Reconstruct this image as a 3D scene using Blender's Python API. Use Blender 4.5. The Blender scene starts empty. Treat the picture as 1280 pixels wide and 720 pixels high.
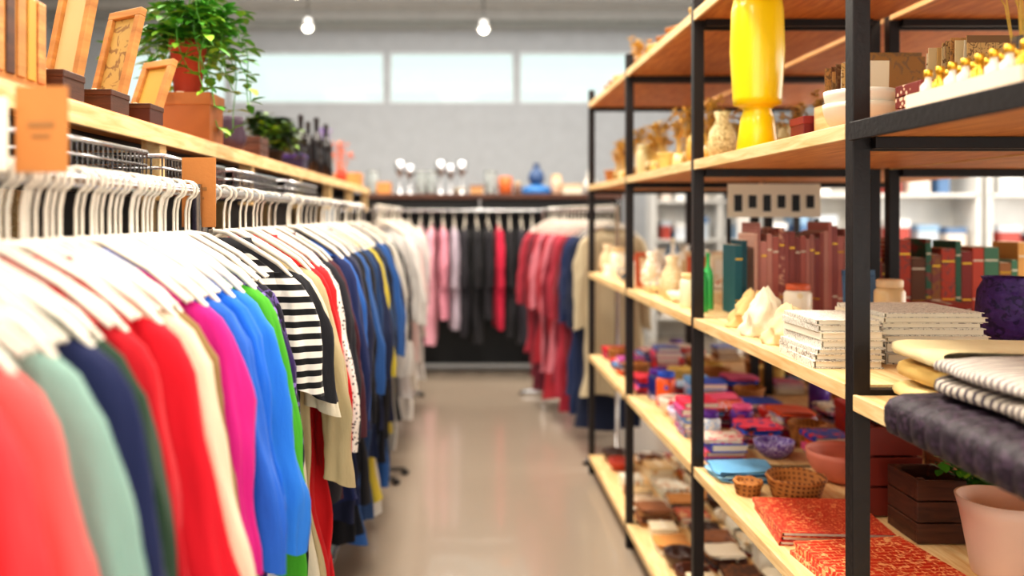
import bpy, math, random
from mathutils import Vector, Euler
R=random.Random(7)
scene=bpy.context.scene

# ------------------------------------------------------------ materials
def lin(h):
    h=h.lstrip('#'); c=[int(h[i:i+2],16)/255 for i in (0,2,4)]
    return tuple((x/12.92 if x<=.04045 else ((x+.055)/1.055)**2.4) for x in c)
_m={}
def mat(name,col,rough=.6,metal=0,bump=0.0,bscale=60,var=.12,vscale=6,pattern=None,col2='#ffffff',pscale=30,sheen=0,
        trans=0,emit=0,stretch=(1,1,1),coat=0,alpha=1):
    if name in _m: return _m[name]
    m=bpy.data.materials.new(name); m.use_nodes=True
    nt=m.node_tree; N=nt.nodes; L=nt.links
    b=N['Principled BSDF']
    c=lin(col)+(1,); c2=lin(col2)+(1,)
    b.inputs['Roughness'].default_value=rough; b.inputs['Metallic'].default_value=metal
    b.inputs['Sheen Weight'].default_value=sheen
    b.inputs['Transmission Weight'].default_value=trans
    b.inputs['Coat Weight'].default_value=coat
    b.inputs['Alpha'].default_value=alpha
    tc=N.new('ShaderNodeTexCoord'); mp=N.new('ShaderNodeMapping'); mp.inputs['Scale'].default_value=stretch
    L.new(tc.outputs['Object'],mp.inputs['Vector'])
    nz=N.new('ShaderNodeTexNoise'); nz.inputs['Scale'].default_value=vscale; nz.inputs['Detail'].default_value=4
    L.new(mp.outputs[0],nz.inputs['Vector'])
    mx=N.new('ShaderNodeMix'); mx.data_type='RGBA'
    mx.inputs['A'].default_value=tuple(x*(1-var) for x in c[:3])+(1,)
    mx.inputs['B'].default_value=tuple(min(1,x*(1+var)) for x in c[:3])+(1,)
    L.new(nz.outputs['Fac'],mx.inputs['Factor'])
    out=mx.outputs['Result']
    def mix2(fac):
        nonlocal out
        k=N.new('ShaderNodeMix'); k.data_type='RGBA'
        L.new(fac,k.inputs['Factor']); L.new(out,k.inputs['A']); k.inputs['B'].default_value=c2
        out=k.outputs['Result']
    def ramp(src,a,bb):
        r=N.new('ShaderNodeMapRange'); r.inputs['From Min'].default_value=a; r.inputs['From Max'].default_value=bb
        L.new(src,r.inputs['Value']); return r.outputs[0]
    def wave(ax,sc,a=.48,bb=.52,dist=.4):
        w=N.new('ShaderNodeTexWave'); w.bands_direction=ax; w.inputs['Scale'].default_value=sc
        w.inputs['Distortion'].default_value=dist; w.inputs['Detail'].default_value=0
        L.new(tc.outputs['Object'],w.inputs['Vector']); return ramp(w.outputs['Fac'],a,bb)
    if pattern=='stripes': mix2(wave('Z',pscale))
    if pattern=='stripesx': mix2(wave('X',pscale,dist=0))
    if pattern=='stripesy': mix2(wave('Y',pscale,.5,.9,dist=.3))
    if pattern=='plaid':
        mu=N.new('ShaderNodeMath'); mu.operation='MULTIPLY'
        L.new(wave('X',pscale,.4,.6,0),mu.inputs[0]); L.new(wave('Z',pscale,.4,.6,0),mu.inputs[1]); mix2(mu.outputs[0])
    if pattern=='dots':
        v=N.new('ShaderNodeTexVoronoi'); v.inputs['Scale'].default_value=pscale
        L.new(tc.outputs['Object'],v.inputs['Vector']); mix2(ramp(v.outputs['Distance'],.34,.28))
    if pattern=='floral':
        v=N.new('ShaderNodeTexNoise'); v.inputs['Scale'].default_value=pscale; v.inputs['Detail'].default_value=3
        v.inputs['Distortion'].default_value=1.5
        L.new(tc.outputs['Object'],v.inputs['Vector']); mix2(ramp(v.outputs['Fac'],.53,.57))
    if pattern=='lettering':
        v=N.new('ShaderNodeTexBrick'); v.inputs['Scale'].default_value=pscale; v.inputs['Mortar Size'].default_value=.012
        v.inputs['Color1'].default_value=(0,0,0,1); v.inputs['Color2'].default_value=(.25,.25,.25,1); v.inputs['Mortar'].default_value=(1,1,1,1)
        L.new(tc.outputs['Object'],v.inputs['Vector'])
        w=N.new('ShaderNodeTexNoise'); w.inputs['Scale'].default_value=pscale*2.2; w.inputs['Distortion'].default_value=2.5
        L.new(tc.outputs['Object'],w.inputs['Vector'])
        mm=N.new('ShaderNodeMath'); mm.operation='MAXIMUM'; L.new(ramp(v.outputs['Color'],.3,.9),mm.inputs[0]); L.new(ramp(w.outputs['Fac'],.55,.6),mm.inputs[1]); mix2(mm.outputs[0])
    if pattern=='wood':
        v=N.new('ShaderNodeTexNoise'); v.inputs['Scale'].default_value=pscale; v.inputs['Detail'].default_value=8
        v.inputs['Distortion'].default_value=.6
        L.new(mp.outputs[0],v.inputs['Vector']); mix2(ramp(v.outputs['Fac'],.35,.8))
    L.new(out,b.inputs['Base Color'])
    if bump>0:
        n2=N.new('ShaderNodeTexNoise'); n2.inputs['Scale'].default_value=bscale; n2.inputs['Detail'].default_value=5
        L.new(mp.outputs[0],n2.inputs['Vector'])
        bp=N.new('ShaderNodeBump'); bp.inputs['Strength'].default_value=bump; bp.inputs['Distance'].default_value=.01
        L.new(n2.outputs['Fac'],bp.inputs['Height']); L.new(bp.outputs[0],b.inputs['Normal'])
    if emit>0:
        b.inputs['Emission Color'].default_value=c; b.inputs['Emission Strength'].default_value=emit
    _m[name]=m; return m
def fab(col,pattern=None,col2='#ffffff',pscale=30):
    return mat('fabric_'+col+(pattern or '')+col2+str(pscale),col,rough=.9,bump=.8,bscale=18,var=.2,vscale=5,pattern=pattern,col2=col2,pscale=pscale,sheen=.05,stretch=(1,1,.4))
def paint(col,rough=.45,**k): return mat('glaze_'+col+str(rough)+str(k.get('pattern','')),col,rough=rough,bump=.05,bscale=30,**k)
STEEL=mat('black_steel','#1d1717',rough=.45,metal=.3,bump=.1,bscale=80)
CHROME=mat('chrome','#c9c9cc',rough=.22,metal=1)
WOOD=mat('pale_pine','#eccf9c',rough=.55,pattern='wood',col2='#cf9a58',pscale=7,stretch=(9,.8,9),bump=.08)
OWOOD=mat('orange_pine','#dc9a58',rough=.5,pattern='wood',col2='#a85c28',pscale=7,stretch=(9,.8,9),bump=.08)
DWOOD=mat('walnut','#5b3422',rough=.45,pattern='wood',col2='#2c1710',pscale=8,stretch=(1,1,9),bump=.08)
TAN=mat('tan_board','#c88d4c',rough=.5,pattern='wood',col2='#9e622e',pscale=5,stretch=(1,1,8))
WHITEP=mat('white_plastic','#ddd3c4',rough=.4)
KRAFT=mat('kraft_card','#bd7a40',rough=.8,bump=.1,bscale=120)
PAPER=mat('paper','#ebe0ca',rough=.8)
LEAF=mat('leaf_green','#4f8f2c',rough=.45,var=.35,vscale=20)
LEAFD=mat('leaf_dark','#2c4a20',rough=.5,var=.35,vscale=20)
LEAFY=mat('leaf_lime','#8cb838',rough=.45,var=.3,vscale=20)
TERRA=mat('terracotta','#a83a22',rough=.65,bump=.1)
SOIL=mat('soil','#2e2018',rough=.95,bump=.6,bscale=90)
STRAW=mat('straw','#dcb968',rough=.8,bump=.3,bscale=90,var=.3,vscale=40)
WICK=mat('wicker','#b8793c',rough=.7,pattern='plaid',col2='#7a4620',pscale=22,bump=.4,bscale=90)
GLASSC=mat('clear_glass','#f3fbf8',rough=.05,trans=.9)
GOLD=mat('brass','#e0b040',rough=.3,metal=.8)
BULB=mat('lit_bulb','#fff6e2',emit=14)

# ------------------------------------------------------------ mesh builder
class MB:
    def __init__(s): s.v=[];s.f=[];s.mi=[];s.sm=[];s.mats=[]
    def mid(s,m):
        if m not in s.mats: s.mats.append(m)
        return s.mats.index(m)
    def add(s,vs,fs,m,smooth=False):
        o=len(s.v); s.v+= [tuple(p) for p in vs]; k=s.mid(m)
        for f in fs: s.f.append([o+i for i in f]); s.mi.append(k); s.sm.append(smooth)
    def box(s,cx,cy,cz,sx,sy,sz,m,rz=0,rx=0,ry=0):
        vs=[]
        e=Euler((rx,ry,rz)).to_matrix() if (rx or ry or rz) else None
        for a in(-.5,.5):
            for b in(-.5,.5):
                for c in(-.5,.5):
                    p=Vector((a*sx,b*sy,c*sz))
                    if e: p=e@p
                    vs.append((p.x+cx,p.y+cy,p.z+cz))
        s.add(vs,[(0,1,3,2),(4,6,7,5),(0,4,5,1),(2,3,7,6),(0,2,6,4),(1,5,7,3)],m)
    def lathe(s,prof,m,cx=0,cy=0,cz=0,seg=28,smooth=True,sx=1,sy=1,cap=True,rip=0,ripn=8):
        vs=[];fs=[];n=len(prof)
        for r,z in prof:
            for i in range(seg):
                a=2*math.pi*i/seg; rr=r*(1+rip*math.cos(ripn*a))
                vs.append((cx+rr*math.cos(a)*sx,cy+rr*math.sin(a)*sy,cz+z))
        for j in range(n-1):
            for i in range(seg):
                k=(i+1)%seg; fs.append((j*seg+i,j*seg+k,(j+1)*seg+k,(j+1)*seg+i))
        if cap:
            if prof[0][0]>1e-4: fs.append(tuple(range(seg))[::-1])
            if prof[-1][0]>1e-4: fs.append(tuple((n-1)*seg+i for i in range(seg)))
        s.add(vs,fs,m,smooth)
    def tube(s,pts,r,m,seg=7,closed=False):
        pts=[Vector(p) for p in pts]; n=len(pts); vs=[];fs=[]
        for j,p in enumerate(pts):
            if closed: t=pts[(j+1)%n]-pts[j-1]
            else: t=pts[min(j+1,n-1)]-pts[max(j-1,0)]
            if t.length<1e-9: t=Vector((0,0,1))
            t.normalize(); up=Vector((0,0,1)) if abs(t.z)<.9 else Vector((0,1,0))
            a=t.cross(up).normalized(); b=t.cross(a)
            rr=r[j] if isinstance(r,(list,tuple)) else r
            for i in range(seg):
                an=2*math.pi*i/seg; vs.append(p+a*math.cos(an)*rr+b*math.sin(an)*rr)
        for j in range(n if closed else n-1):
            for i in range(seg):
                k=(i+1)%seg; jn=(j+1)%n; fs.append((j*seg+i,j*seg+k,jn*seg+k,jn*seg+i))
        if not closed: fs.append(tuple(range(seg))); fs.append(tuple((n-1)*seg+i for i in range(seg))[::-1])
        s.add(vs,fs,m,True)
    def leaf(s,p,d,size,m,w=.55):
        d=Vector(d).normalized(); side=d.cross(Vector((0,0,1)))
        if side.length<.1: side=Vector((1,0,0))
        side.normalize(); up=side.cross(d); p=Vector(p)
        L=size; W=size*w*.5
        vs=[p,p+d*L*.35+side*W+up*L*.06,p+d*L*.35-side*W+up*L*.06,p+d*L*.4,p+d*L*.72+side*W*.7,p+d*L*.72-side*W*.7,p+d*L-up*L*.1]
        s.add(vs,[(0,1,3),(0,3,2),(1,4,6,3),(3,6,5,2)],m,True)
    def obj(s,name,loc=(0,0,0),rz=0,bevel=0,parent=None):
        me=bpy.data.meshes.new(name); me.from_pydata(s.v,[],s.f)
        for m in s.mats: me.materials.append(m)
        me.polygons.foreach_set('material_index',s.mi); me.polygons.foreach_set('use_smooth',s.sm)
        me.update()
        o=bpy.data.objects.new(name,me); scene.collection.objects.link(o)
        o.location=loc; o.rotation_euler=(0,0,rz)
        if bevel:
            b=o.modifiers.new('bevel','BEVEL'); b.width=bevel; b.segments=2; b.limit_method='ANGLE'; b.angle_limit=math.radians(50)
        if parent: o.parent=parent
        return o

# ------------------------------------------------------------ room
WALL=mat('grey_wall_paint','#b6b8bb',rough=.8,bump=.05)
CEIL=mat('ceiling_paint','#bdbbb7',rough=.85)
CONC=mat('polished_concrete','#a19384',rough=.2,var=.10,vscale=.8,bump=.03,bscale=8,coat=.3)
FRAME=mat('window_frame_white','#dfe3e4',rough=.5)
X0,X1,Y0,Y1,H=-6,7,-3,13,4.35
b=MB(); b.box((X0+X1)/2,(Y0+Y1)/2,-.05,X1-X0,Y1-Y0,.1,CONC); b.obj('floor')
b=MB(); b.box((X0+X1)/2,(Y0+Y1)/2,H+.05,X1-X0,Y1-Y0,.1,CEIL); b.obj('ceiling')
b=MB(); b.box(X0-.05,(Y0+Y1)/2,H/2,.1,Y1-Y0,H,WALL); b.obj('wall_left')
b=MB(); b.box(X1+.05,(Y0+Y1)/2,H/2,.1,Y1-Y0,H,WALL); b.obj('wall_right')
zb,zt=3.27,4.02
b=MB(); b.box(.5,Y1+.06,zb/2,X1-X0,.12,zb,WALL); b.box(.5,Y1+.06,(zt+H)/2,X1-X0,.12,H-zt,WALL)
edges=[-6,-5.3,-3.46,-3.38,-1.12,-1.04,.80,.88,2.72,2.80,4.64,4.72,6.5,7]
for i in range(0,len(edges),2): b.box((edges[i]+edges[i+1])/2,Y1+.06,(zb+zt)/2,edges[i+1]-edges[i],.12,zt-zb,WALL)
b.obj('wall_back')
PANE=mat('window_pane','#dff7f2',rough=.05,alpha=.08)
for k,i in enumerate(range(1,len(edges)-1,2)):
    a,c=edges[i],edges[i+1]; b=MB()
    b.box((a+c)/2,Y1+.05,zb+.015,c-a,.06,.03,FRAME); b.box((a+c)/2,Y1+.05,zt-.015,c-a,.06,.03,FRAME)
    b.box(a+.015,Y1+.05,(zb+zt)/2,.03,.06,zt-zb-.06,FRAME); b.box(c-.015,Y1+.05,(zb+zt)/2,.03,.06,zt-zb-.06,FRAME)
    b.box((a+c)/2,Y1+.05,(zb+zt)/2,c-a-.06,.01,zt-zb-.06,PANE)
    b.obj('window_%d'%(k+1))
b=MB(); b.box(.5,Y0-.06,.2,13,.12,.4,WALL); b.box(.5,Y0-.06,3.9,13,.12,.9,WALL)
for x in (-5.9,-2,2,6.9): b.box(x,Y0-.06,1.95,.25,.12,3.1,WALL)
b.obj('wall_front')
b=MB(); b.box(.5,Y1-.01,.06,13,.02,.12,FRAME); b.obj('baseboard_back')
BEAM=mat('beam_paint','#8f8d89',rough=.8)
for i,y in enumerate((9.3,10.6,11.8)):
    b=MB(); b.box(.5,y,H-.07,13,.16,.14,BEAM); b.obj('ceiling_beam')

# ------------------------------------------------------------ garments
HG=0.135
def hanger_mesh(b,hm):
    for sd in(-1,1):
        b.tube([(0,0,.046),(sd*.03,0,.042),(sd*.09,0,.008),(sd*.15,0,-.030),(sd*.182,0,-.062)],[.005,.006,.0065,.006,.004],hm,seg=6)
    b.tube([(-.165,0,-.078),(.165,0,-.078)],.0035,hm,seg=5)
    pts=[(0,0,.045),(0,0,.09),(.004,0,.112)]
    for i in range(0,10):
        a=math.radians(-70+i*27); pts.append((.018*math.cos(a),0,HG+.018*math.sin(a)))
    b.tube(pts,.0033,hm,seg=5)
def garment(name,X,Y,m,L=.8,sl=.25,rot=0,seed=0,th=.024,hw=.19,zn=1.52,collar=False,flare=.03,hanger=None,m2=None,sleevew=.05):
    r=random.Random(seed*131+5); b=MB(); seg=44; vs=[];fs=[]
    ph=[r.uniform(0,6.28) for _ in range(8)]; asym=r.uniform(-.015,.015)
    rows=[]
    for i in range(9):
        t=i/8; rows.append((.07+(hw-.07)*t**.9,-.095*t**1.1,.008+(th-.008)*t,0))
    nb=26
    for i in range(1,nb+1):
        t=i/nb; rows.append((hw+(.010 if t<.1 else 0)+flare*t-.015*math.sin(t*3.1),-.095-(L-.095)*t,th*(1+.25*math.sin(3*t)),t))
    for j,(w,z,d,t) in enumerate(rows):
        for i in range(seg):
            a=2*math.pi*i/seg; ca,sa=math.cos(a),math.sin(a)
            u=w*math.copysign(abs(ca)**.75,ca); v=d*math.copysign(abs(sa)**.8,sa)
            g=.2+.8*min(1,t*1.6) if t>0 else .05
            fold=.012*math.sin(u*34+ph[0]+z*1.5)+.008*math.sin(u*63+ph[1]-z*2.5+sa)+.004*math.sin(u*120+ph[6]+z*4)
            v+=g*(fold+.008*math.sin(z*7+ph[2]))
            u+=g*(.010*math.sin(z*9+ph[3])+.006*math.sin(z*21+ph[4]))+asym*t
            zz=z
            if j<4: zz-=(.055 if sa<0 else .012)*(1-min(1,abs(u)/w)**2)*(1-j/4)
            if j==len(rows)-1: zz+=.014*math.sin(u*18+ph[5])
            vs.append((u,v,zz))
    n=len(rows)
    for j in range(n-1):
        for i in range(seg):
            k=(i+1)%seg; fs.append((j*seg+i,j*seg+k,(j+1)*seg+k,(j+1)*seg+i))
    b.add(vs,fs,m,True)
    if sl>0:
        for sd in(-1,1):
            out=r.uniform(.03,.07); fw=r.uniform(-.012,.012); k0=hw-.19
            pr=[(.148,-.052,.010),(.163,-.062,.024),(.174,-.08,.034),(.182,-.107,.041)]
            q=max(8,int(sl/.02))
            for i in range(1,q+1):
                t=i/q; e=min(1,t*sl/.32)
                wv=sleevew*(1+.10*math.sin(t*8+ph[0]))*(1-.22*t*(sl/.6))*(.86+.14*min(1,t*4))
                pr.append((.186+out*e,-.107-sl*t,wv))
            sg=40; vs=[];fs=[]
            for j,(u0,z,rr) in enumerate(pr):
                t=j/len(pr); g=min(1,t*3)
                for i in range(sg):
                    a=2*math.pi*i/sg
                    sharp=1-2*abs(math.sin(1.5*a+z*4+ph[1]))**.7
                    k=1+g*(.17*sharp+.10*math.sin(5*a-z*10+ph[7])+.05*math.sin(z*40+ph[2]+2*a)+.04*math.sin(9*a+z*6+ph[5]))
                    uu=sd*(u0+k0+rr*k*math.cos(a)*.95); vv=rr*k*math.sin(a)*.54*(th/.024)+fw*t
                    vs.append((uu,vv,z-(.016*math.cos(a) if j==len(pr)-1 else 0)))
            for j in range(len(pr)-1):
                for i in range(sg):
                    k=(i+1)%sg; fs.append((j*sg+i,j*sg+k,(j+1)*sg+k,(j+1)*sg+i))
            fs.append(tuple(range(sg)))
            b.add(vs,fs,m2 or m,True)
    if collar:
        b.lathe([(.070,-.02),(.066,.010),(.060,.026),(.068,.028),(.082,.0),(.085,-.025)],m2 or m,sx=1,sy=.30,seg=20,cap=False)
    hanger_mesh(b,hanger or WHITEP)
    return b.obj(name,(X,Y,zn),rot)
XR=-.58
g1=[(.50,'#c81c22','red_tshirt',.8,.3),(.575,'#cd1f26','red_tshirt',.8,.5),(.65,'#d2242b','coral_blouse',.8,.5),(.725,'#dc3238','coral_blouse',.8,.5),(.80,'#e05a58','pink_blouse',.85,.55),
(.87,'#7f9f94','mint_sweater',.8,.5),(.94,'#182048','navy_cardigan',.8,.5),(1.01,'#213a27','green_jacket',.85,.55),
(1.08,'#b80a1e','red_shirt',.85,.5),(1.15,'#c80d24','red_blouse',.85,.55),(1.225,'#d8c4aa','cream_blouse',.85,.5),(1.30,'#8a6c42','khaki_shirt',.9,.5),
(1.375,'#c41a7c','magenta_top',.85,.35),(1.45,'#2862c0','blue_shirt',.8,.38),(1.53,'#1a68d0','blue_tshirt',.8,.36),(1.605,'#2c7ad4','blue_blouse',.8,.42),
(1.68,'#4aa226','lime_green_top',.95,.5),(1.755,'#2f1a55','purple_top',.95,.4),(1.83,'#1a1828','black_top',.95,.4)]
for i,(d,c,nm,L,s) in enumerate(g1):
    pat=None;c2='#ffffff'
    if nm=='purple_top': pat,c2='dots','#8a6fc0'
    if nm=='black_top': pat,c2='floral','#5f4d86'
    garment(nm,XR+R.uniform(-.012,.012),d,fab(c,pat,c2,60 if pat=='dots' else 30),L+R.uniform(-.03,.03),s,rot=R.uniform(-.07,.07),seed=i,collar=(i%4==1))
stripe=mat('stripe_knit','#17171b',rough=.9,pattern='stripes',col2='#ece6dc',pscale=11,bump=.3,bscale=14,sheen=.1)
tweed=mat('tweed','#e5e0d8',rough=.95,pattern='dots',col2='#222226',pscale=90,bump=.3,bscale=60)
g2=[(2.05,stripe,'striped_cardigan',.85,.22),(2.12,fab('#1c1c22'),'black_dress',1.1,.25),(2.20,fab('#cfc6b0'),'beige_blouse',.9,.3),(2.28,fab('#b0a07c'),'khaki_shirt',.85,.5),
(2.36,fab('#b8141b'),'red_shirt',.95,.5),(2.45,fab('#c4161d'),'red_cardigan',1.0,.55),(2.54,fab('#d2202b'),'red_shirt',1.0,.5),(2.63,tweed,'tweed_jacket',.8,.5),
(2.72,fab('#23222a'),'black_jacket',.85,.5),(2.81,fab('#4a1f2a'),'burgundy_shirt',.85,.5),(2.90,fab('#1b2754'),'navy_shirt',.9,.5),(2.99,fab('#2b5ea8'),'blue_shirt',.85,.5),
(3.08,fab('#1d2340'),'navy_jacket',1.0,.55),(3.18,fab('#101018'),'black_coat',1.05,.55)]
pal=['#1b274e','#10131f','#2a5590','#1a1a20','#203c64','#1a2444','#b8a638','#b6b2ac','#15181f','#2a4468']
d=3.27; i=0
while d<5.1:
    g2.append((d,fab(pal[i%len(pal)]),['navy_dress','black_coat','blue_dress','black_dress'][i%4],1.0+.25*((i*7)%5)/4,.5)); d+=.095; i+=1
for i,(d,m,nm,L,s) in enumerate(g2):
    garment(nm,XR+R.uniform(-.015,.015),d,m,L+R.uniform(-.05,.05),s,rot=R.uniform(-.08,.08),seed=40+i,collar=(i%4==1),th=.027)
pal3=['#c8c4c0','#b0aaa9','#c8c3be','#8f8c94','#c4bbb1','#a19a9b','#ccb2af']
d=5.6;i=0
while d<7.6:
    garment(['white_blouse','grey_shirt','white_dress'][i%3],XR+.04+R.uniform(-.03,.03),d,fab(pal3[i%7]),.95+.15*(i%3),.5,rot=R.uniform(-.1,.1),seed=90+i,th=.03); d+=.11;i+=1
pal4=['#b9aa8e','#131d38','#172548','#1e2d54','#6b1827','#8f1d30','#a83244','#7f2434','#c06f7b','#a02634','#5f1a2a']
d=5.78;i=0
while d<7.7:
    garment(['beige_coat','navy_dress','blue_jacket','red_dress','burgundy_coat'][min(4,i if i<1 else (1+i//3))],1.0-(d-5.78)*.12,d,fab(pal4[min(i,10)] if i<11 else pal4[4+i%7]),1.1+.08*((i*3)%4),.55,rot=R.uniform(-.1,.1),seed=130+i,th=.032); d+=.115;i+=1
pal5=['#98838c','#b8a0a2','#c8b0b4','#cf95a2','#c88494','#a396a2','#221f26','#18171c','#1d1b22','#b0183a','#1a181d','#26222b','#706a72','#958c90','#bfb0b2','#b97f8a']
for i in range(16):
    garment(['grey_dress','pink_dress','white_dress','black_dress'][0 if i<2 else 1 if i<6 else 3 if i<12 else 2],-.62+i*.112,8.85,fab(pal5[i]),.95+.12*((i*5)%4)/1.5,.5,rot=math.pi/2+R.uniform(-.1,.1),seed=170+i,th=.038)
b=MB()
for y in [.54,.61,.69,.76,.835,.905,.975,1.045,1.115,1.19,1.262,1.338,1.412,1.49,1.567,1.642,1.718,1.792,1.87]:
    for k in (-.010,.012):
        pts=[(0,y+k,-.09),(0,y+k,-.045),(.004,y+k,-.023)]
        for i in range(0,10):
            a=math.radians(-70+i*27); pts.append((.019*math.cos(a),y+k,.019*math.sin(a)))
        b.tube(pts,.003,WHITEP,seg=5)
        for sd in(-1,1): b.tube([(0,y+k,-.088),(sd*.04,y+k,-.095),(sd*.11,y+k,-.135),(sd*.17,y+k,-.185)],[.0045,.0045,.0045,.004],WHITEP,seg=6)
b.obj('row_of_spare_hangers',(XR,0,1.655))

def rack(name,x,ya,yb,z=1.655,foot=.4,rz=0):
    b=MB(); b.tube([(0,ya,z),(0,yb,z)],.012,CHROME,seg=12)
    for y in(ya,yb):
        b.tube([(0,y,.03),(0,y,z+.015)],.014,CHROME,seg=12); b.tube([(-foot/2,y,.03),(foot/2,y,.03)],.014,CHROME,seg=10)
        for s in(-1,1): b.lathe([(0,0),(.022,.004),(.026,.02),(.018,.028),(0,.03)],STEEL,cx=s*foot/2,cy=y,seg=14)
    b.tube([(0,ya,.03),(0,yb,.03)],.01,CHROME,seg=8)
    b.obj(name,(x,0,0),rz)
rack('clothes_rack',XR,.4,1.93); rack('clothes_rack',XR,1.98,5.25); rack('clothes_rack',XR+.04,5.45,7.8)
b=MB(); xa,xb=1.0+.09*.12,1.0-2.1*.12
b.tube([(xa,5.66,1.655),(xb,7.88,1.655)],.012,CHROME,seg=12)
for x,y in((xa,5.66),(xb,7.88)): b.tube([(x,y,.03),(x,y,1.67)],.014,CHROME,seg=12); b.tube([(x-.2,y,.03),(x+.2,y,.03)],.014,CHROME,seg=10); b.lathe([(0,0),(.026,.01),(0,.03)],STEEL,cx=x-.2,cy=y,seg=12); b.lathe([(0,0),(.026,.01),(0,.03)],STEEL,cx=x+.2,cy=y,seg=12)
b.obj('clothes_rack')
BLK=mat('black_laminate','#1b1a1c',rough=.5)
b=MB(); b.box(.2,9.15,1.80,2.9,.55,.05,DWOOD); b.box(.2,9.40,.9,2.9,.04,1.75,BLK)
for x in(-1.22,1.62): b.box(x,9.15,.89,.05,.5,1.77,BLK)
b.box(.2,9.0,1.725,2.8,.05,.10,BLK)
b.tube([(-1.2,8.85,1.655),(1.6,8.85,1.655)],.013,CHROME)
for x in(-1.2,.2,1.6): b.tube([(x,8.85,1.655),(x,8.9,1.78)],.008,CHROME)
b.obj('display_counter',bevel=.004)

def divider(y,w=.075,h=.125,m=KRAFT,x=XR,zl=1.66,rz=0,ink=DWOOD):
    b=MB()
    b.box(0,0,h/2+.0,w,.004,h,m); b.box(0,.008,.01,.026,.012,.02,m)
    b.box(0,-.003,h*.55,w*.5,.001,.008,ink); b.box(0,-.003,h*.42,w*.35,.001,.005,ink)
    b.obj('cardboard_size_divider',(x,y,zl),rz,bevel=.001)
INK=mat('faded_ink','#9a6a3c',rough=.8)
divider(1.105,.066,.108,x=XR+.055,zl=1.655,ink=INK); divider(1.07,.06,.09,PAPER,x=XR+.0,zl=1.655,ink=INK); divider(1.955,.075,.155,zl=1.575,x=XR,ink=INK)

# ------------------------------------------------------------ left shelf
b=MB()
b.box(-.98,3.9,1.815,.44,7.0,.03,OWOOD)
b.box(-.765,3.9,1.805,.012,7.0,.045,WOOD)
for y in [.45,1.35,2.3,3.3,4.3,5.3,6.3,7.35]:
    b.box(-.80,y,1.72,.05,.05,.16,WOOD); b.box(-1.17,y,.9,.05,.05,1.8,WOOD)
    b.box(-.98,y,1.755,.36,.04,.05,STEEL)
b.box(-1.2,3.9,.9,.02,7.0,1.8,BLK)
b.box(-.90,3.9,1.745,.02,7.0,.11,STEEL)
b.obj('long_display_shelf',bevel=.002)
def wire_basket(y0,y1):
    b=MB(); x0,x1,z0,z1=-.87,-.67,1.655,1.735
    for z in(z0,z0+.027,z0+.053,z1): b.tube([(x0,y0,z),(x1,y0,z),(x1,y1,z),(x0,y1,z)],.0035 if z!=z1 else .006,CHROME,seg=5,closed=True)
    n=int((y1-y0)/.022)
    for i in range(n+1):
        y=y0+(y1-y0)*i/n; b.tube([(x0,y,z1),(x0,y,z0),(x1,y,z0),(x1,y,z1)],.0025,CHROME,seg=4)
    for i in range(1,8):
        x=x0+(x1-x0)*i/8; b.tube([(x,y0,z1),(x,y0,z0),(x,y1,z0),(x,y1,z1)],.0025,CHROME,seg=4)
    b.obj('wire_basket')
wire_basket(.8,1.3); wire_basket(1.38,1.88); wire_basket(1.98,2.5); wire_basket(2.6,3.2); wire_basket(3.35,4.1)

# ------------------------------------------------------------ generic items
def book_stack(x,y,z,specs,rz=0,name='book_stack'):
    b=MB(); h=0
    for (w,d,t,m) in specs:
        jx=R.uniform(-.008,.008); jy=R.uniform(-.008,.008); c=min(.003,t*.15); rr=R.uniform(-.05,.05)
        b.box(jx,jy,h+c/2,w,d,c,m,rz=rr); b.box(jx,jy,h+t-c/2,w,d,c,m,rz=rr)
        e=Euler((0,0,rr)).to_matrix()@Vector((-w/2+c/2,0,0)); b.box(jx+e.x,jy+e.y,h+t/2,c,d,t-2*c,m,rz=rr)
        b.box(jx+.002,jy,h+t/2,w-.012,d-.012,t-2*c,PAPER,rz=rr); h+=t
    return b.obj(name,(x,y,z),rz,bevel=.001)
def book_row(x,y,z,length,cols,hmin,hmax,depth,axis='x',name='book_row',tmin=.012,tmax=.035,c2=('#e8c8b0','#8a4a44','#d9a890')):
    b=MB(); p=-length/2
    while p<length/2-.012:
        t=min(R.uniform(tmin,tmax),length/2-p); h=R.uniform(hmin,hmax); dd=depth*R.uniform(.85,1)
        m=paint(R.choice(cols),.61,pattern=R.choice([None,None,'floral','stripes']),col2=R.choice(c2),pscale=R.choice([20,35]))
        c=p+t/2
        b.box(c,-depth/2+dd/2,h/2,t*.97,dd,h,m)
        b.box(c,-depth/2+dd/2+.003,h/2,t*.75,dd-.004,h+.002,PAPER)
        if t>.016:
            for k in (.2,.8): b.box(c,-depth/2-.0006,h*k,t*.9,.0015,.006,GOLD if R.random()<.5 else PAPER)
        p+=t+.0006
    return b.obj(name,(x,y,z),0 if axis=='x' else -math.pi/2,bevel=.001)
def bowl(x,y,z,r,h,m,name='ceramic_bowl'):
    b=MB(); t=.006
    pr=[(0,0),(r*.45,0),(r*.5,.004)]+[(r*(.5+.5*math.sin(i/8*math.pi/2)),.004+(h-.004)*(i/8)**1.4) for i in range(1,9)]
    pr+=[(r-t,h)]+[((r-t)*(.5+.5*math.sin(i/8*math.pi/2)),.012+(h-.012)*(i/8)**1.4) for i in range(7,-1,-1)]+[(0,.01)]
    b.lathe(pr,m,seg=36); return b.obj(name,(x,y,z))
def vase(x,y,z,pr,m,name='ceramic_vase',t=.004,seg=32,**k):
    b=MB(); b.lathe([(0,0)]+pr+[(max(.001,r-t),zz) for r,zz in pr[::-1] if zz>.01]+[(0,.012)],m,seg=seg,**k); return b.obj(name,(x,y,z))
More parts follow.
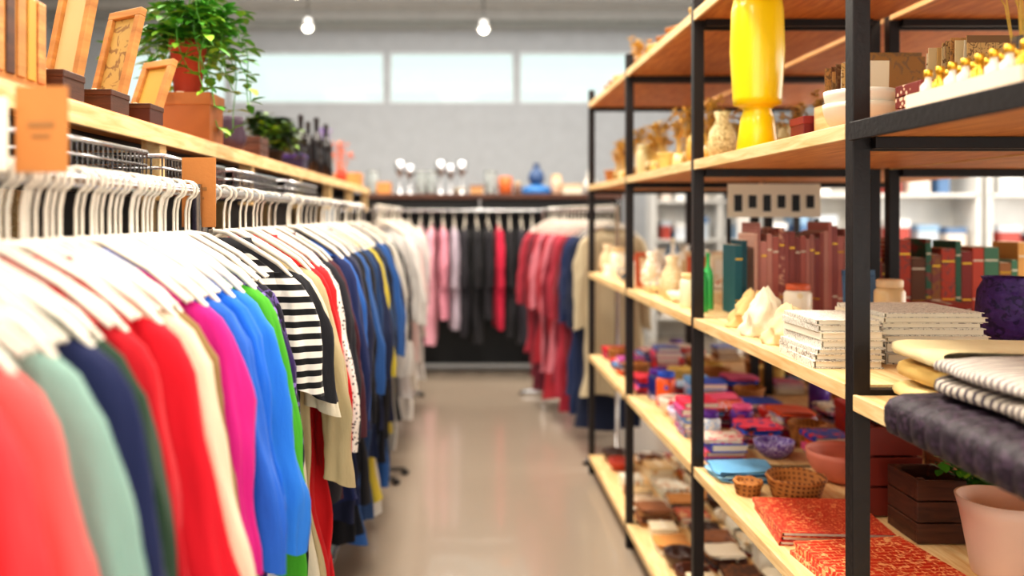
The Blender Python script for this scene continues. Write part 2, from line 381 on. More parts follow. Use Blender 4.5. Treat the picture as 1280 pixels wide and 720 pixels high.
def bottle(x,y,z,r,h,m,cap=None,name='glass_bottle'):
    b=MB(); b.lathe([(0,0),(r*.9,0),(r,.006),(r,h*.58),(r*.85,h*.66),(r*.38,h*.74),(r*.34,h*.93),(r*.42,h*.94),(r*.42,h*.96),(0,h*.96)],m,seg=20)
    b.lathe([(0,h*.961),(r*.4,h*.961),(r*.4,h*1.02),(0,h*1.02)],cap or GOLD,seg=14)
    return b.obj(name,(x,y,z))
def giftbox(x,y,z,w,d,h,m,m2,rz=0,name='gift_box'):
    b=MB(); b.box(0,0,h*.38,w*.96,d*.96,h*.76,m); b.box(0,0,h*.87,w,d,h*.26,m2)
    b.box(0,0,h*1.005,w*.12,d*1.005,.003,PAPER); return b.obj(name,(x,y,z),rz,bevel=.002)
def crate(x,y,z,w,d,h,m,rz=0,name='wooden_crate'):
    b=MB(); n=3; sh=h/n
    b.box(0,0,.005,w-.02,d-.02,.01,m)
    for i in range(n):
        zc=sh*(i+.5)
        for s in(-1,1): b.box(0,s*(d/2-.005),zc,w,.01,sh*.92,m); b.box(s*(w/2-.005),0,zc,.01,d-.02,sh*.92,m)
    for sx in(-1,1):
        for sy in(-1,1): b.box(sx*(w/2-.018),sy*(d/2-.018),h/2,.016,.016,h,m)
    return b.obj(name,(x,y,z),rz,bevel=.0015)
def basket(x,y,z,r,h,m=None,handle=False,name='wicker_basket',sx=1):
    m=m or WICK; b=MB(); pr=[(0,0),(r*.75,0)]
    rows=9
    for i in range(rows+1):
        t=i/rows; rr=r*(.78+.22*t); pr.append((rr+.004,h*(t)))
        if i<rows: pr.append((rr+.001,h*(t+.5/rows)))
    pr+=[(r-.006,h),(r*.75,.01),(0,.01)]
    b.lathe(pr,m,seg=36,sx=sx,rip=.015,ripn=18)
    b.tube([(r*sx*math.cos(a*math.pi/12),r*math.sin(a*math.pi/12),h+.003*math.cos(a*math.pi*.5)) for a in range(24)],.006,m,closed=True)
    return b.obj(name,(x,y,z))
def mug(x,y,z,r,h,m,name='ceramic_mug'):
    b=MB(); b.lathe([(0,0),(r*.9,0),(r,.005),(r,h),(r-.004,h),(r-.004,.008),(0,.008)],m,seg=24)
    b.tube([(r-.002,0,h*.8),(r+.02,0,h*.78),(r+.028,0,h*.5),(r+.02,0,h*.25),(r-.002,0,h*.2)],.005,m)
    return b.obj(name,(x,y,z),R.uniform(0,6))
def jar(x,y,z,r,h,m,lid,name='storage_jar'):
    b=MB(); b.lathe([(0,0),(r*.92,0),(r,.006),(r,h*.75),(r*.8,h*.84),(0,h*.84)],m,seg=24)
    b.lathe([(0,h*.84),(r*.84,h*.84),(r*.86,h*.86),(r*.86,h*.97),(r*.8,h),(0,h)],lid,seg=24); return b.obj(name,(x,y,z))
def candle(x,y,z,r,h,m,name='pillar_candle'):
    b=MB(); b.lathe([(0,0),(r,0),(r,h*.97),(r*.92,h),(r*.7,h*.985),(0,h*.98)],m,seg=20); b.tube([(0,0,h*.97),(.001,0,h+.012)],.0015,STEEL); return b.obj(name,(x,y,z))
def folded(x,y,z,w,d,layers,rz=0,name='folded_textile',t=.018):
    b=MB(); h=0
    for m in layers:
        tt=t*R.uniform(.8,1.2); seg=20; vs=[];fs=[]; ny=14; ox=R.uniform(-.01,.01); ph=R.uniform(0,6)
        for j in range(ny+1):
            yy=-d/2+d*j/ny; e=1 if 0<j<ny else .86
            for i in range(seg):
                a=2*math.pi*i/seg; ca,sa=math.cos(a),math.sin(a)
                zz=h+tt/2+tt/2*e*math.copysign(abs(sa)**.5,sa)
                xx=ox+(w/2)*e*math.copysign(abs(ca)**.35,ca)+.005*math.sin(yy*28+ph)
                if sa>0: zz-=.0025*(1+math.sin(yy*45+xx*30+ph))
                vs.append((xx,yy+.005*math.sin(i*.9+ph),zz))
        for j in range(ny):
            for i in range(seg):
                k=(i+1)%seg; fs.append((j*seg+i,j*seg+k,(j+1)*seg+k,(j+1)*seg+i))
        fs.append(tuple(range(seg))); fs.append(tuple(ny*seg+i for i in range(seg)))
        b.add(vs,fs,m,True); h+=tt*.97
    return b.obj(name,(x,y,z),rz)
def pot_pr(r,h): return [(r*.68,0),(r*.72,.003),(r*.92,h*.78),(r,h*.79),(r,h),(r*.9,h),(r*.88,h*.86)]
def plant(x,y,z,r,h,potm,leafm,n=40,ll=.05,spread=.12,rise=.12,trail=0,name='potted_plant',w=.55,base=0,spiky=False,up=.4):
    b=MB(); b.lathe([(0,0)]+pot_pr(r,h),potm,seg=28,cap=False); b.lathe([(0,h*.87),(r*.89,h*.86)],SOIL,seg=20,cap=False)
    rr=random.Random(int(x*1000+y*77))
    for k in range(n):
        a=rr.uniform(0,6.28); s=rr.uniform(.2,1)*spread; hh=rr.uniform(.3,1)*rise; tr=trail*rr.uniform(.2,1) if rr.random()<.6 else 0
        pts=[]; m=6 if not tr else 13
        for i in range(m):
            t=i/(m-1)
            px=math.cos(a)*(r*.4+s*t**.8); py=math.sin(a)*(r*.4+s*t**.8); pz=h*.88+hh*math.sin(min(1,t*1.2)*math.pi*.6)-tr*max(0,t-.35)**1.3*1.7
            if tr: px+=.02*math.sin(t*9+k); py+=.02*math.cos(t*8+k)
            pts.append((px,py,pz))
        b.tube(pts,.0016,leafm,seg=4)
        for i in range(1,m):
            for q in range(2):
                aa=a+rr.uniform(-1.6,1.6); b.leaf(pts[i],(math.cos(aa),math.sin(aa),rr.uniform(-.5,up)),ll*rr.uniform(.6,1.15),leafm if rr.random()<.75 else LEAFY,w)
    return b.obj(name,(x,y,z))
def dried(x,y,z,r,h,potm,n=35,m=None,name='dried_flower_bunch',H=.22,head=.014,sp=.09):
    m=m or STRAW; b=MB(); b.lathe([(0,0),(r*.7,0),(r,h*.5),(r*.8,h),(r*.7,h),(r*.6,.01),(0,.01)],potm,seg=20)
    for k in range(n):
        a=R.uniform(0,6.28); s=R.uniform(0,sp); hh=H*R.uniform(.35,1)
        p=Vector((math.cos(a)*s,math.sin(a)*s,h+hh)); b.tube([(math.cos(a)*r*.3,math.sin(a)*r*.3,.012),(p[0]*.5,p[1]*.5,h+hh*.45),p],.0013,m,seg=4)
        for q in range(9):
            b.leaf(p+Vector((0,0,R.uniform(-.01,.015))),(math.cos(q*2.4),math.sin(q*2.4),R.uniform(-.2,1)),head*1.7*R.uniform(.7,1.2),m,.5)
    return b.obj(name,(x,y,z))
def frame(x,y,z,w,h,m,inner,rz=0,tilt=.25,name='picture_frame'):
    b=MB(); t=.018; bw=.02
    for cx,cz,sx,sz in [(0,bw/2,w,bw),(0,h-bw/2,w,bw),(-w/2+bw/2,h/2,bw,h-2*bw),(w/2-bw/2,h/2,bw,h-2*bw)]: b.box(cx,0,cz,sx,t,sz,m)
    b.box(0,.004,h/2,w-2*bw,.006,h-2*bw,inner)
    o=b.obj(name,(x,y,z),0,bevel=.002); o.rotation_euler=(-tilt,0,rz); return o

# ------------------------------------------------------------ left shelf contents
ZL=1.831
b=MB(); b.box(0,0,.085,.10,.22,.17,TAN)
for k in range(5): b.box(.0515,-.085+k*.042,.09,.004,.03,.15,[OWOOD,DWOOD,TAN,mat('gilt_spine','#c99a3c',rough=.4),OWOOD][k])
b.box(0,-.112,.09,.085,.006,.14,OWOOD); b.obj('wooden_file_box',(-.83,1.56,ZL),.05,bevel=.003)
frame(-.86,1.88,ZL+.004,.13,.36,TAN,mat('aged_canvas','#cfae78'),rz=-.6,tilt=.2)
frame(-.86,2.12,ZL+.004,.13,.28,TAN,mat('old_print','#b9944f',pattern='floral',col2='#8a6434',pscale=25),rz=-.6,tilt=.25)
frame(-.86,2.36,ZL+.004,.13,.20,TAN,paint('#c39a46'),rz=-.6,tilt=.35)
giftbox(-.81,1.76,ZL,.08,.10,.055,DWOOD,DWOOD,name='wooden_keepsake_box'); giftbox(-.81,2.0,ZL,.08,.11,.05,DWOOD,DWOOD,name='wooden_keepsake_box'); giftbox(-.81,2.24,ZL,.08,.10,.05,paint('#4a2218'),DWOOD,name='wooden_keepsake_box')
giftbox(-.86,2.78,ZL,.19,.16,.15,mat('orange_leather','#a05a20',rough=.5),mat('orange_leather2','#a86428',rough=.5),name='leather_storage_box')
plant(-.86,2.78,ZL+.152,.058,.17,TERRA,LEAF,n=50,ll=.06,spread=.2,rise=.22,trail=.40,name='trailing_pothos_plant')
plant(-.88,4.1,ZL,.06,.08,BLK,LEAFD,n=34,ll=.06,spread=.13,rise=.2,trail=.12,name='dark_leaf_plant')
for i,(yy,xx) in enumerate([(4.75,-.86),(4.9,-.8),(5.1,-.88),(5.25,-.8)]): bottle(xx,yy,ZL,.038,.31,mat('dark_glass','#1a1416',rough=.12),cap=paint('#20161c'),name='wine_bottle')
vase(-.86,3.3,ZL,[(.04,0),(.06,.06),(.045,.12),(.05,.14)],paint('#3d2b3d')); crate(-.85,3.6,ZL,.1,.16,.09,DWOOD)
dried(-.9,5.8,ZL,.04,.12,paint('#c9c2d8'),m=mat('lilac','#9a7bc4'),name='lilac_flower_bunch'); dried(-.85,6.3,ZL,.04,.1,TERRA,m=mat('orange_petals','#e0763c'),n=24)
crate(-.86,6.8,ZL,.2,.22,.1,OWOOD)
giftbox(-.84,4.45,ZL,.12,.14,.08,paint('#2b1f3c'),paint('#463070')); bottle(-.82,5.5,ZL,.03,.22,GLASSC)
ZC=1.826
for i,x in enumerate([-.62,-.52,-.2,-.1,.02]):
    b=MB(); h=.34 if i%2==0 else .3
    b.lathe([(0,0),(.045,0),(.04,.01),(.008,.03),(.008,h*.5),(.012,h*.54),(.05,h*.7),(.055,h),(.051,h),(.045,h*.72),(0,h*.6)],CHROME,seg=22); b.obj('metal_goblet',(x,9.1+.05*(i%2),ZC))
for x in(-.9,-.4,-.3,.32): vase(x,9.15,ZC,[(.05,0),(.07,.08),(.06,.2),(.065,.24)],GLASSC,'glass_vase')
candle(.47,9.1,ZC,.07,.18,paint('#d8703a'))
giftbox(1.15,9.1,ZC,.2,.2,.1,paint('#d9cdb8'),paint('#c9a878')); jar(1.0,9.15,ZC,.06,.2,paint('#d8b49a'),WOOD); vase(1.35,9.1,ZC,[(.05,0),(.08,.1),(.03,.2),(.04,.24)],paint('#e0ddd5'))
giftbox(.17,9.1,ZC,.14,.2,.09,paint('#b98a5a'),paint('#8a5a3a')); bowl(-.0,9.32,ZC,.07,.07,paint('#c9b8a0')); jar(.6,9.2,ZC,.04,.13,paint('#8a6a5a'),WOOD)
b=MB(); b.lathe([(0,0),(.14,0),(.15,.01),(.15,.06),(.05,.10),(0,.10)],paint('#2e6fb0'),seg=26); b.lathe([(0,.10),(.05,.10),(.085,.14),(.08,.2),(.05,.25),(.03,.26),(.03,.3),(.045,.31),(0,.32)],paint('#35507a'),seg=26); b.obj('blue_ceramic_jar',(.79,9.1,ZC))
crate(-.78,9.1,ZC,.14,.25,.12,OWOOD)

# ------------------------------------------------------------ shelving island
SH=[.12,.74,1.25,1.79,2.30]
YP=[.59,1.81,3.03,4.25,5.47]
NZ=1.235
def unit(x0,x1,near_z=NZ):
    b=MB(); p=.036
    for y in YP:
        for x in(x0+p/2,x1-p/2): b.box(x,y,1.19,p,p,2.38,STEEL)
    for bi in range(4):
        ya,yb=YP[bi],YP[bi+1]
        for k,z in enumerate(SH):
            zz=near_z if (bi==0 and k==2) else z
            m=WOOD if k<3 else OWOOD
            b.box((x0+x1)/2,(ya+yb)/2,zz-.015,x1-x0-.004,yb-ya-p-.002,.03,m)
            b.box((x0+x1)/2,ya+.03,zz-.042,x1-x0-2*p,.022,.024,STEEL)
            b.box((x0+x1)/2,yb-.03,zz-.042,x1-x0-2*p,.022,.024,STEEL)
            if bi==0 and k==3:
                for x in(x0-.004,x1+.004): b.box(x,(ya+yb)/2,zz-.018,.008,yb-ya-p,.038,STEEL)
            else:
                b.box(x0+.004,(ya+yb)/2,zz-.015,.010,yb-ya-p-.002,.033,WOOD)
        for k,z in enumerate(SH):
            b.box((x0+x1)/2,yb,z-.02,x1-x0-2*p,p*.8,.03,STEEL)
    return b.obj('industrial_shelving_unit',bevel=.0015)
unit(.80,1.44); unit(1.47,2.11)

wp=mat('woven_grey','#c0baaf',pattern='dots',col2='#5d5a5c',pscale=110)
wp2=mat('small_print','#e4dccb',pattern='floral',col2='#978b80',pscale=60)
wp3=mat('text_print','#e6dfd0',pattern='lettering',col2='#a39a8e',pscale=38)
Z=1.25
book_stack(1.13,2.22,Z,[(.26,.28,.026,wp),(.26,.28,.026,wp),(.25,.27,.012,PAPER),(.25,.27,.018,wp3),(.24,.26,.014,wp2),(.25,.27,.012,PAPER),(.24,.26,.012,wp3)],name='magazine_stack')
book_stack(.90,2.14,Z,[(.16,.24,.018,wp3),(.16,.24,.014,wp2),(.155,.23,.012,wp3),(.15,.23,.02,wp3),(.15,.22,.018,PAPER),(.15,.22,.016,wp3),(.15,.22,.012,wp3)],name='paper_bundle')
def crumple(x,y,z,w,d,h,m,rz,seed):
    r=random.Random(seed); b=MB(); seg=30; vs=[];fs=[]; n=14; ph=[r.uniform(0,6) for _ in range(6)]
    for j in range(n+1):
        t=j/n
        for i in range(seg):
            a=2*math.pi*i/seg; ca,sa=math.cos(a),math.sin(a)
            k=math.cos(t*math.pi/2*.97)**.6
            f=1+.16*(1-2*abs(math.sin(2*a+t*4+ph[0])))+.09*math.sin(7*a-t*9+ph[1])+.05*math.sin(13*a+t*15+ph[2])
            vs.append((w/2*k*f*ca,d/2*k*f*sa,h*(t+.10*math.sin(3*a+ph[3])*t+.06*math.sin(t*14+ph[4]+2*a)*t)))
    for j in range(n):
        for i in range(seg):
            k=(i+1)%seg; fs.append((j*seg+i,j*seg+k,(j+1)*seg+k,(j+1)*seg+i))
    fs.append(tuple(range(seg))[::-1]); fs.append(tuple(n*seg+i for i in range(seg))); b.add(vs,fs,m,True)
    b.obj('bundled_linen_cloth',(x,y,z),rz)
crumple(.90,2.40,Z,.13,.14,.10,fab('#d8c294'),.3,1); crumple(.89,2.57,Z,.13,.14,.13,fab('#dccdb0'),-.3,2); crumple(.92,2.76,Z,.14,.15,.11,fab('#cfae74'),.6,3)
book_row(1.22,3.24,Z,.34,['#c4847a','#b5685e','#c98d80','#a35c58','#c47a70','#94504f'],.24,.33,.2,tmin=.008,tmax=.024)
book_row(1.0,3.2,Z,.05,['#174a55','#1d5f6a'],.24,.27,.16)
bottle(.88,3.2,Z,.022,.2,paint('#3fae5a',.2),paint('#2b7a3a')); bottle(.93,3.3,Z,.02,.22,paint('#4cc36a',.2),PAPER); jar(.88,3.38,Z,.035,.13,paint('#e9d8b8'),WOOD)
vase(1.53,2.46,Z,[(.04,0),(.070,.03),(.080,.08),(.075,.14),(.06,.17),(.065,.18)],mat('purple_glaze','#4a2a78',rough=.5,bump=.8,bscale=50,var=.6,vscale=40,pattern='floral',col2='#2a1650',pscale=35),'purple_pot')
book_row(1.79,3.30,Z,.6,['#b33c26','#d25a2c','#35654e','#8a2a24','#e0a75f','#4a7a5e','#9a6438','#c0462f','#e0d2aa','#6a4028'],.17,.28,.18,tmin=.02,tmax=.055)
b=MB(); b.box(0,0,.07,.36,.006,.13,PAPER)
for i in range(6): b.box(-.14+i*.056,-.004,.06+.006*(i%2),.03,.002,.05 if i%2 else .065,BLK)
for s in(-1,1): b.box(s*.172,.012,-.17,.012,.012,.34,STEEL); b.box(s*.172,.01,-.335,.02,.06,.01,STEEL)
b.obj('lettered_sign_board',(1.22,3.42,Z+.34))
# near bay merchandise
Z=NZ
q=mat('plum_quilt','#231722',rough=.6,bump=.6,bscale=30,var=.4,vscale=50,pattern='floral',col2='#3d2c3c',pscale=60)
def quilt(y0,y1,x0,x1,zz,h,nr,drop):
    b=MB(); vs=[];fs=[]; ny=nr*8
    prof=[(x1,.0015),(x0+.02,.0015),(x0-.001,.001),(x0-.004,-drop*.6),(x0-.014,-drop),(x0-.026,-drop*.8),(x0-.032,-drop*.2),(x0-.032,h*.45),(x0-.022,h*.8),(x0+.005,h),(x0+.08,h*1.05),(x1,h)]
    for j in range(ny+1):
        t=j/ny; y=y0+(y1-y0)*t; pf=abs(math.sin(t*math.pi*nr))**.5
        if j in(0,ny): pf=-.8
        for k,(x,z_) in enumerate(prof):
            if k>=3:
                x2=x+(1-pf)*.008 if x<x0 else x; z2=z_*(.82+.18*pf) if z_>h*.4 else z_
            else: x2,z2=x,z_
            vs.append((x2,y,zz+z2))
    nc=len(prof)
    for j in range(ny):
        for i in range(nc):
            k=(i+1)%nc; fs.append((j*nc+i,j*nc+k,(j+1)*nc+k,(j+1)*nc+i))
    fs.append(tuple(range(nc))); fs.append(tuple(ny*nc+i for i in range(nc))[::-1])
    b.add(vs,fs,q,True); return b
quilt(.95,1.60,.797,1.2,0,.046,14,.030).obj('folded_plum_quilt',(0,0,Z))
folded(1.06,1.70,Z,.38,.17,[fab('#e0c98c'),fab('#d4b066'),fab('#e4d0a0')],name='folded_cream_blanket',t=.042)
pl3=mat('plaid_cloth3','#b9ae9f',pattern='stripesy',col2='#3a3040',pscale=16,rough=.9,bump=.3)
pl4=mat('plaid_cloth4','#cbc2b4',pattern='stripesy',col2='#6a5c66',pscale=22,rough=.9,bump=.3)
folded(1.03,1.40,Z+.050,.40,.36,[pl3,pl4],name='striped_blanket',t=.034)
# lower shelf
Z=.74
redbk=mat('red_record_sleeve','#c8331a',rough=.45,pattern='lettering',col2='#eeb078',pscale=14)
redbk2=mat('red_record_sleeve2','#b5241a',rough=.45,pattern='lettering',col2='#e08a5a',pscale=20)
def record(x,y,z,m,rz,n=2): book_stack(x,y,z,[(.29,.29,.012,m)]*n,rz,'record_sleeve_stack')
record(1.0,2.10,Z,redbk,.1,3); record(1.0,2.43,Z,redbk2,-.08,3)
basket(1.03,2.70,Z,.085,.06,name='wicker_basket'); basket(.89,2.72,Z+0,.04,.04)
bowl(1.25,2.86,Z,.12,.10,paint('#d98068',.5),'terracotta_bowl')
folded(.93,2.9,Z,.2,.15,[fab('#7fb8de'),fab('#94c6e6'),fab('#6ba9d4')],name='folded_blue_cloth',t=.014)
crate(1.26,2.38,Z,.13,.16,.17,DWOOD,name='dark_wooden_box'); crate(1.24,2.58,Z,.16,.14,.26,mat('mahogany','#7a2c1e',rough=.4),name='dark_wooden_box')
plant(1.375,2.33,Z,.05,.15,mat('charcoal_pot','#2d2522',rough=.6),LEAF,n=40,ll=.035,spread=.08,rise=.13,name='potted_succulent',w=.8,up=1)
vase(1.30,2.11,Z,[(.060,0),(.066,.004),(.092,.15),(.102,.185)],paint('#ecc9b8',.5),'cream_planter',t=.007)
# 1.79 shelf
Z=1.79
b=MB(); Y_=mat('yellow_glaze','#f2ce0a',rough=.3,coat=.2,var=.06)
b.lathe([(0,0),(.055,0),(.06,.008),(.048,.10),(.040,.125),(.05,.135),(.068,.14),(.070,.16),(.078,.3),(.074,.42),(.062,.5),(.058,.5),(.07,.4),(.072,.3),(.064,.16),(0,.15)],Y_,seg=40,rip=.012,ripn=20); b.obj('yellow_glass_vase',(.885,2.62,Z))
giftbox(.97,2.42,Z,.09,.1,.08,paint('#6a1a1e'),paint('#7f2426'))
bowl(.93,2.05,Z,.08,.07,paint('#dcd2bc')); bowl(.93,2.05,Z+.03,.078,.07,paint('#e3dccb'))
def card_holder(x,y,z,w,d,h,cols,name='greeting_card_box'):
    b=MB(); b.box(0,0,.004,w,d,.008,WOOD)
    for s in(-1,1): b.box(0,s*(d/2-.003),h*.25,w,.006,h*.5,WOOD); b.box(s*(w/2-.003),0,h*.25,.006,d-.014,h*.5,WOOD)
    n=int(d/.018)
    for i in range(n): b.box(R.uniform(-.008,.008),-d/2+.014+i*(d-.024)/n,h*.5+.006,w-.035,.002,h*R.uniform(.75,1),paint(R.choice(cols),.6,pattern=R.choice([None,'floral','lettering']),col2='#8a6a45',pscale=30),rx=R.uniform(-.06,.06))
    b.obj(name,(x,y,z))
CC=['#ead6a8','#dcb878','#f4e8cc','#c99658','#a87a3e','#6a4428']
card_holder(1.02,2.28,Z,.14,.16,.2,CC); card_holder(1.18,2.05,Z,.14,.2,.22,CC); card_holder(1.2,2.5,Z,.2,.2,.26,CC)
b=MB(); b.box(0,0,.004,.13,.34,.008,PAPER)
for s in(-1,1): b.box(s*.062,0,.018,.006,.34,.036,PAPER); b.box(0,s*.167,.018,.118,.006,.036,PAPER)
for i in range(3):
    for j in range(8):
        b.lathe([(0,.009),(.014,.009),(.014,.05),(.006,.058),(.006,.066),(0,.066)],WHITEP if (i+j)%3 else GOLD,cx=-.038+i*.038,cy=-.14+j*.04,seg=12)
        b.lathe([(0,.066),(.008,.066),(.008,.078),(0,.078)],GOLD,cx=-.038+i*.038,cy=-.14+j*.04,seg=10)
b.obj('tray_of_small_bottles',(.90,1.48,Z))
jar(.86,1.25,Z,.022,.07,mat('red_glass','#8a1420',rough=.15),GOLD)
crate(.92,1.72,Z,.09,.1,.07,mat('dotted_box','#7d2f26',pattern='dots',col2='#f0d0b0',pscale=80),name='patterned_box')
dried(1.05,1.62,Z,.04,.14,GLASSC,n=30,H=.28,m=mat('golden_stem','#d2ad48',rough=.5),sp=.1,head=.012)
dried(1.06,1.4,Z,.035,.14,GLASSC,n=24,H=.26,m=mat('golden_stem','#d2ad48'),sp=.09,head=.012)
card_holder(1.2,1.45,Z,.12,.2,.24,CC); card_holder(1.2,1.70,Z,.12,.14,.26,CC); card_holder(1.2,1.2,Z,.14,.16,.18,CC)

# --- generic fill
def fill(xa,xb,ya,yb,z,hmax,cols,kinds,dens=.9,cx=.15,cy=.15,avoid=()):
    nx=max(1,int((xb-xa)/cx)); ny=max(1,int((yb-ya)/cy))
    for i in range(nx):
        for j in range(ny):
            if R.random()>dens: continue
            x=xa+(i+.5)*(xb-xa)/nx+R.uniform(-.006,.006); y=ya+(j+.5)*(yb-ya)/ny+R.uniform(-.006,.006)
            if any(a<=x<=c and e<=y<=f for a,c,e,f in avoid): continue
            if any(abs(y-yy)<.075 and (x<.9 or x>2.0) for yy in YP): continue
            kw=dict(pattern=R.choice([None,None,'floral','dots','lettering']),col2=R.choice(cols),pscale=30)
            k=R.choice(kinds); c=paint(R.choice(cols),R.choice([.3,.5]),**kw); c2=paint(R.choice(cols),.5); w=min(.15,(xb-xa)/nx*.93,(yb-ya)/ny*.93)
            if k=='box': giftbox(x,y,z,w*R.uniform(.7,1),w*R.uniform(.7,1),min(hmax,R.uniform(.04,.12)),c,c2 if R.random()<.5 else c,R.uniform(-.1,.1))
            elif k=='bowl': bowl(x,y,z,w*.48,R.uniform(.04,.08),c)
            elif k=='mug': mug(x,y,z,.035,R.uniform(.07,.1),c)
            elif k=='jar': jar(x,y,z,.045,min(hmax,R.uniform(.09,.18)),c,c2)
            elif k=='bottle': bottle(x,y,z,.03,min(hmax*.9,R.uniform(.16,.26)),c,c2)
            elif k=='vase': vase(x,y,z,[(.035,0),(.055,.05),(.045,.11),(.022,.15),(.03,.18)],c)
            elif k=='books': book_stack(x,y,z,[(w*R.uniform(.8,1),w*R.uniform(.85,1),R.uniform(.012,.03),paint(R.choice(cols),.5,pattern=R.choice([None,'lettering','floral']),col2=R.choice(cols),pscale=30)) for _ in range(R.randint(2,6))],R.uniform(-.1,.1))
            elif k=='cloth': folded(x,y,z,w,w,[fab(R.choice(cols),R.choice([None,'floral','stripesx','dots']),R.choice(cols),25) for _ in range(R.randint(2,6))])
            elif k=='basket': basket(x,y,z,w*.44,.08,STRAW if R.random()<.4 else WICK)
            elif k=='candle': candle(x,y,z,.03,R.uniform(.06,.14),c)
            elif k=='dried': dried(x,y,z,.032,.07,c,n=22,H=.17,sp=.055,head=.016)
            elif k=='card': frame(x,y,z+.002,w*.7,min(hmax,.17),c2,c,rz=R.uniform(-.3,.3),tilt=.12)
vivid=['#2a52c0','#d01c34','#5a2490','#e8602c','#d8d0ea','#74b2e8','#b01c52','#2f3580','#f5ece2','#e05a8c','#e83a5a','#252a70','#ecd8c8','#d0342c']
cream=['#f3ead8','#e9d7b0','#fff8ea','#d9b98a','#cfd8d8','#e8c9a0','#c9603a','#f0e4c8','#4a6a8a']
brown=['#8a542e','#5b2e1c','#f0e4cc','#c98a46','#b33c2a','#f6eddc','#4a3028','#d8b888','#e8d8ba']
straw=['#dcb968','#c9a24c','#9a7a38','#efe0a8','#c59a48','#7a5a30']
mixb=['#a33a28','#e9dcc4','#2f5a46','#3b2b5c','#c98d4e','#efe6dc','#7a1f24','#d9a05a']
fill(.83,1.4,3.5,5.4,1.25,.3,cream,['box','jar','bottle','card','bowl','mug','candle','vase','box'],.9,cx=.14,cy=.14)
fill(.84,1.4,3.06,5.4,.74,.3,vivid,['box','jar','books','cloth','cloth','bowl','box','books','basket','cloth'],1,cx=.16,cy=.16)
fill(.84,1.4,1.85,5.4,.12,.4,brown,['books','box','cloth','books','cloth','bowl'],.95,cx=.18,cy=.17)
fill(.84,1.4,3.06,5.4,1.79,.4,straw,['dried','basket','dried','jar','dried','vase'],.95,cx=.14,cy=.14)
fill(1.0,1.4,2.72,3.0,1.79,.4,straw+cream,['dried','box','bowl'],.9)
fill(.84,1.4,3.06,5.4,2.30,.4,straw+brown,['basket','dried','box','dried','basket'],.8,cx=.18,cy=.18)
fill(1.02,1.42,2.62,3.0,1.25,.25,cream,['box','card','jar'],.8)
fill(1.5,2.08,1.85,3.0,1.25,.12,mixb,['box','bowl','candle','books'],.5,avoid=[(1.4,1.62,2.3,2.62)])
fill(1.5,2.08,3.55,5.4,1.25,.4,cream+mixb,['box','bowl','jar','books','mug','card'],.6,cx=.2,cy=.2)
fill(1.5,2.08,1.85,5.4,.74,.4,vivid+brown,['box','cloth','jar','books','basket'],.8,cx=.19,cy=.19)
fill(1.5,2.08,3.06,5.4,1.79,.4,straw+cream,['dried','jar','vase','basket'],.6,cx=.2,cy=.2)
fill(1.5,2.08,2.0,5.4,.12,.4,brown,['books','basket','box'],.7,cx=.2,cy=.2)

# ------------------------------------------------------------ distant displays
WS=mat('white_shelf','#e4e2de',rough=.5)
def display(x0,x1,y,levels,cols,name='white_display_shelf'):
    b=MB(); d=.4; top=levels[-1]+.45
    for x in(x0,(x0+x1)/2,x1): b.box(x,y,top/2,.04,d,top,WS)
    for z in levels+[top]: b.box((x0+x1)/2,y,z-.015,x1-x0,d,.03,WS)
    b.box((x0+x1)/2,y+d/2,top/2,x1-x0,.02,top,WS); b.obj(name)
    for z in levels:
        x=x0+.1
        while x<x1-.2:
            w=R.uniform(.12,.25)
            if abs(x+w/2-(x0+x1)/2)>.16:
                giftbox(x+w/2,y-.02,z,w*.85,.26,R.uniform(.12,.32),paint(R.choice(cols),.5),paint(R.choice(cols),.5),name='product_box')
            x+=w+.04
cool=['#dfe6ee','#8fb0d0','#f2f2f0','#c0cad4','#5a7ca6','#e6d8cc','#b04a40','#f0f0f0','#3a4a68']
display(2.6,4.6,8.0,[.3,.8,1.3,1.8],cool); display(4.7,6.6,8.0,[.3,.8,1.3,1.8],cool); display(2.5,4.2,11.5,[.3,.8,1.3,1.8],cool)
def pend(x,y,z):
    b=MB(); b.tube([(0,0,.08),(0,0,H-z)],.006,STEEL); b.lathe([(.0,.1),(.03,.1),(.045,.06),(.07,.0),(.066,.0),(.04,.055),(0,.08)],WS,seg=22)
    b.lathe([(0,-.045),(.03,-.035),(.045,0),(.035,.03),(0,.05)],BULB,seg=18); b.obj('pendant_lamp',(x,y,z))
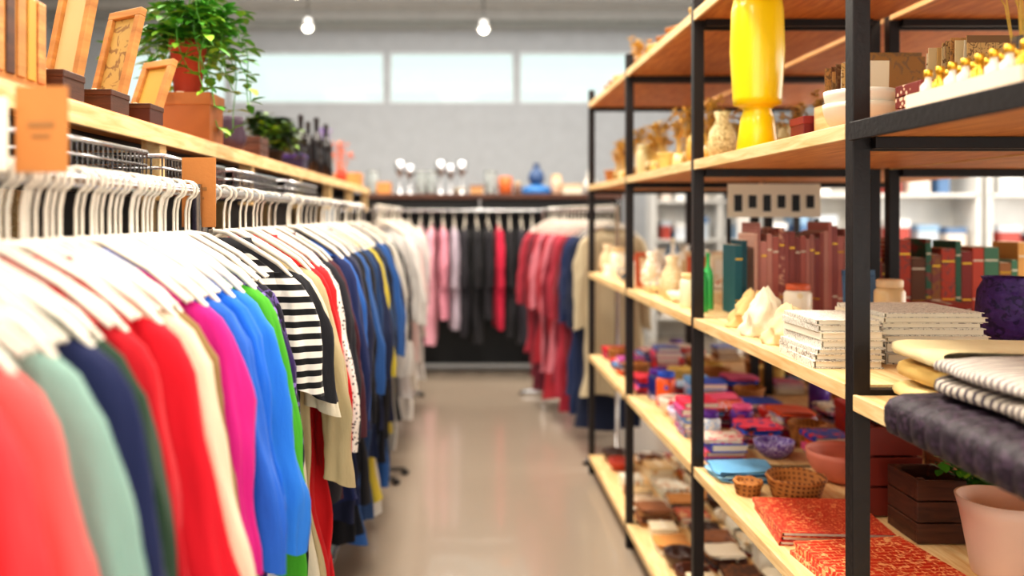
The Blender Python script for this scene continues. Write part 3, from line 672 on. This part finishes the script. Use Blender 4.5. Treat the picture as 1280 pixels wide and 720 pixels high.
pend(.27,10,3.72); pend(-1.73,10,3.74); pend(-1.6,8.6,3.78); pend(.24,8.6,3.8)

# ------------------------------------------------------------ lighting
def area(name,x,y,z,sx,sy,p,c=(1,.925,.81)):
    l=bpy.data.lights.new(name,'AREA'); l.shape='RECTANGLE'; l.size=sx; l.size_y=sy; l.energy=p; l.color=c
    o=bpy.data.objects.new(name,l); o.location=(x,y,z); scene.collection.objects.link(o); return o
for x in(-2.6,0,2.8):
    for y in(-1,2.6,6.2): area('overhead_fill_light',x,y,H-.05,.8,1.6,(75 if x else 100)*(.6 if y<0 else 1))  # unseen fill lamps added under the ceiling for a high-key look, no fixtures
area('overhead_fill_light',0,8.6,H-.2,4,.8,90)  # another added overhead fill, out of view above the back rack
s=area('back_wall_fill_light',.5,10.1,H-.3,8,.5,62,(1,.97,.93)); s.rotation_euler=(math.radians(50),0,0)  # out-of-view lamp added to brighten the back wall
s=area('front_fill_light',.5,Y0+.1,2.0,8,3,130,(1,.96,.9)); s.rotation_euler=(math.radians(90),0,0)  # fill lamp added behind the camera, lights the aisle from the front
s=area('side_fill_light',6.85,3.5,2.0,2.6,7,180,(1,.96,.9)); s.rotation_euler=(0,math.radians(90),0)  # unseen lamp added to brighten shelf goods; the right wall has no window
w=bpy.data.worlds.new('daylight'); scene.world=w; w.use_nodes=True
w.node_tree.nodes['Background'].inputs[0].default_value=(.80,.96,.92,1); w.node_tree.nodes['Background'].inputs[1].default_value=.72

# ------------------------------------------------------------ camera
c=bpy.data.cameras.new('camera'); co=bpy.data.objects.new('camera',c); scene.collection.objects.link(co); scene.camera=co
co.location=(0,0,1.6); co.rotation_euler=(math.radians(90),0,0)
c.sensor_width=36; c.lens=36*1100/1280; c.shift_x=65/1280; c.shift_y=-90/1280; c.clip_start=.05
c.dof.use_dof=True; c.dof.focus_distance=2.0; c.dof.aperture_fstop=1.5
scene.view_settings.view_transform='Standard'; scene.view_settings.exposure=.45
try: scene.view_settings.look='Medium High Contrast'
except Exception: pass
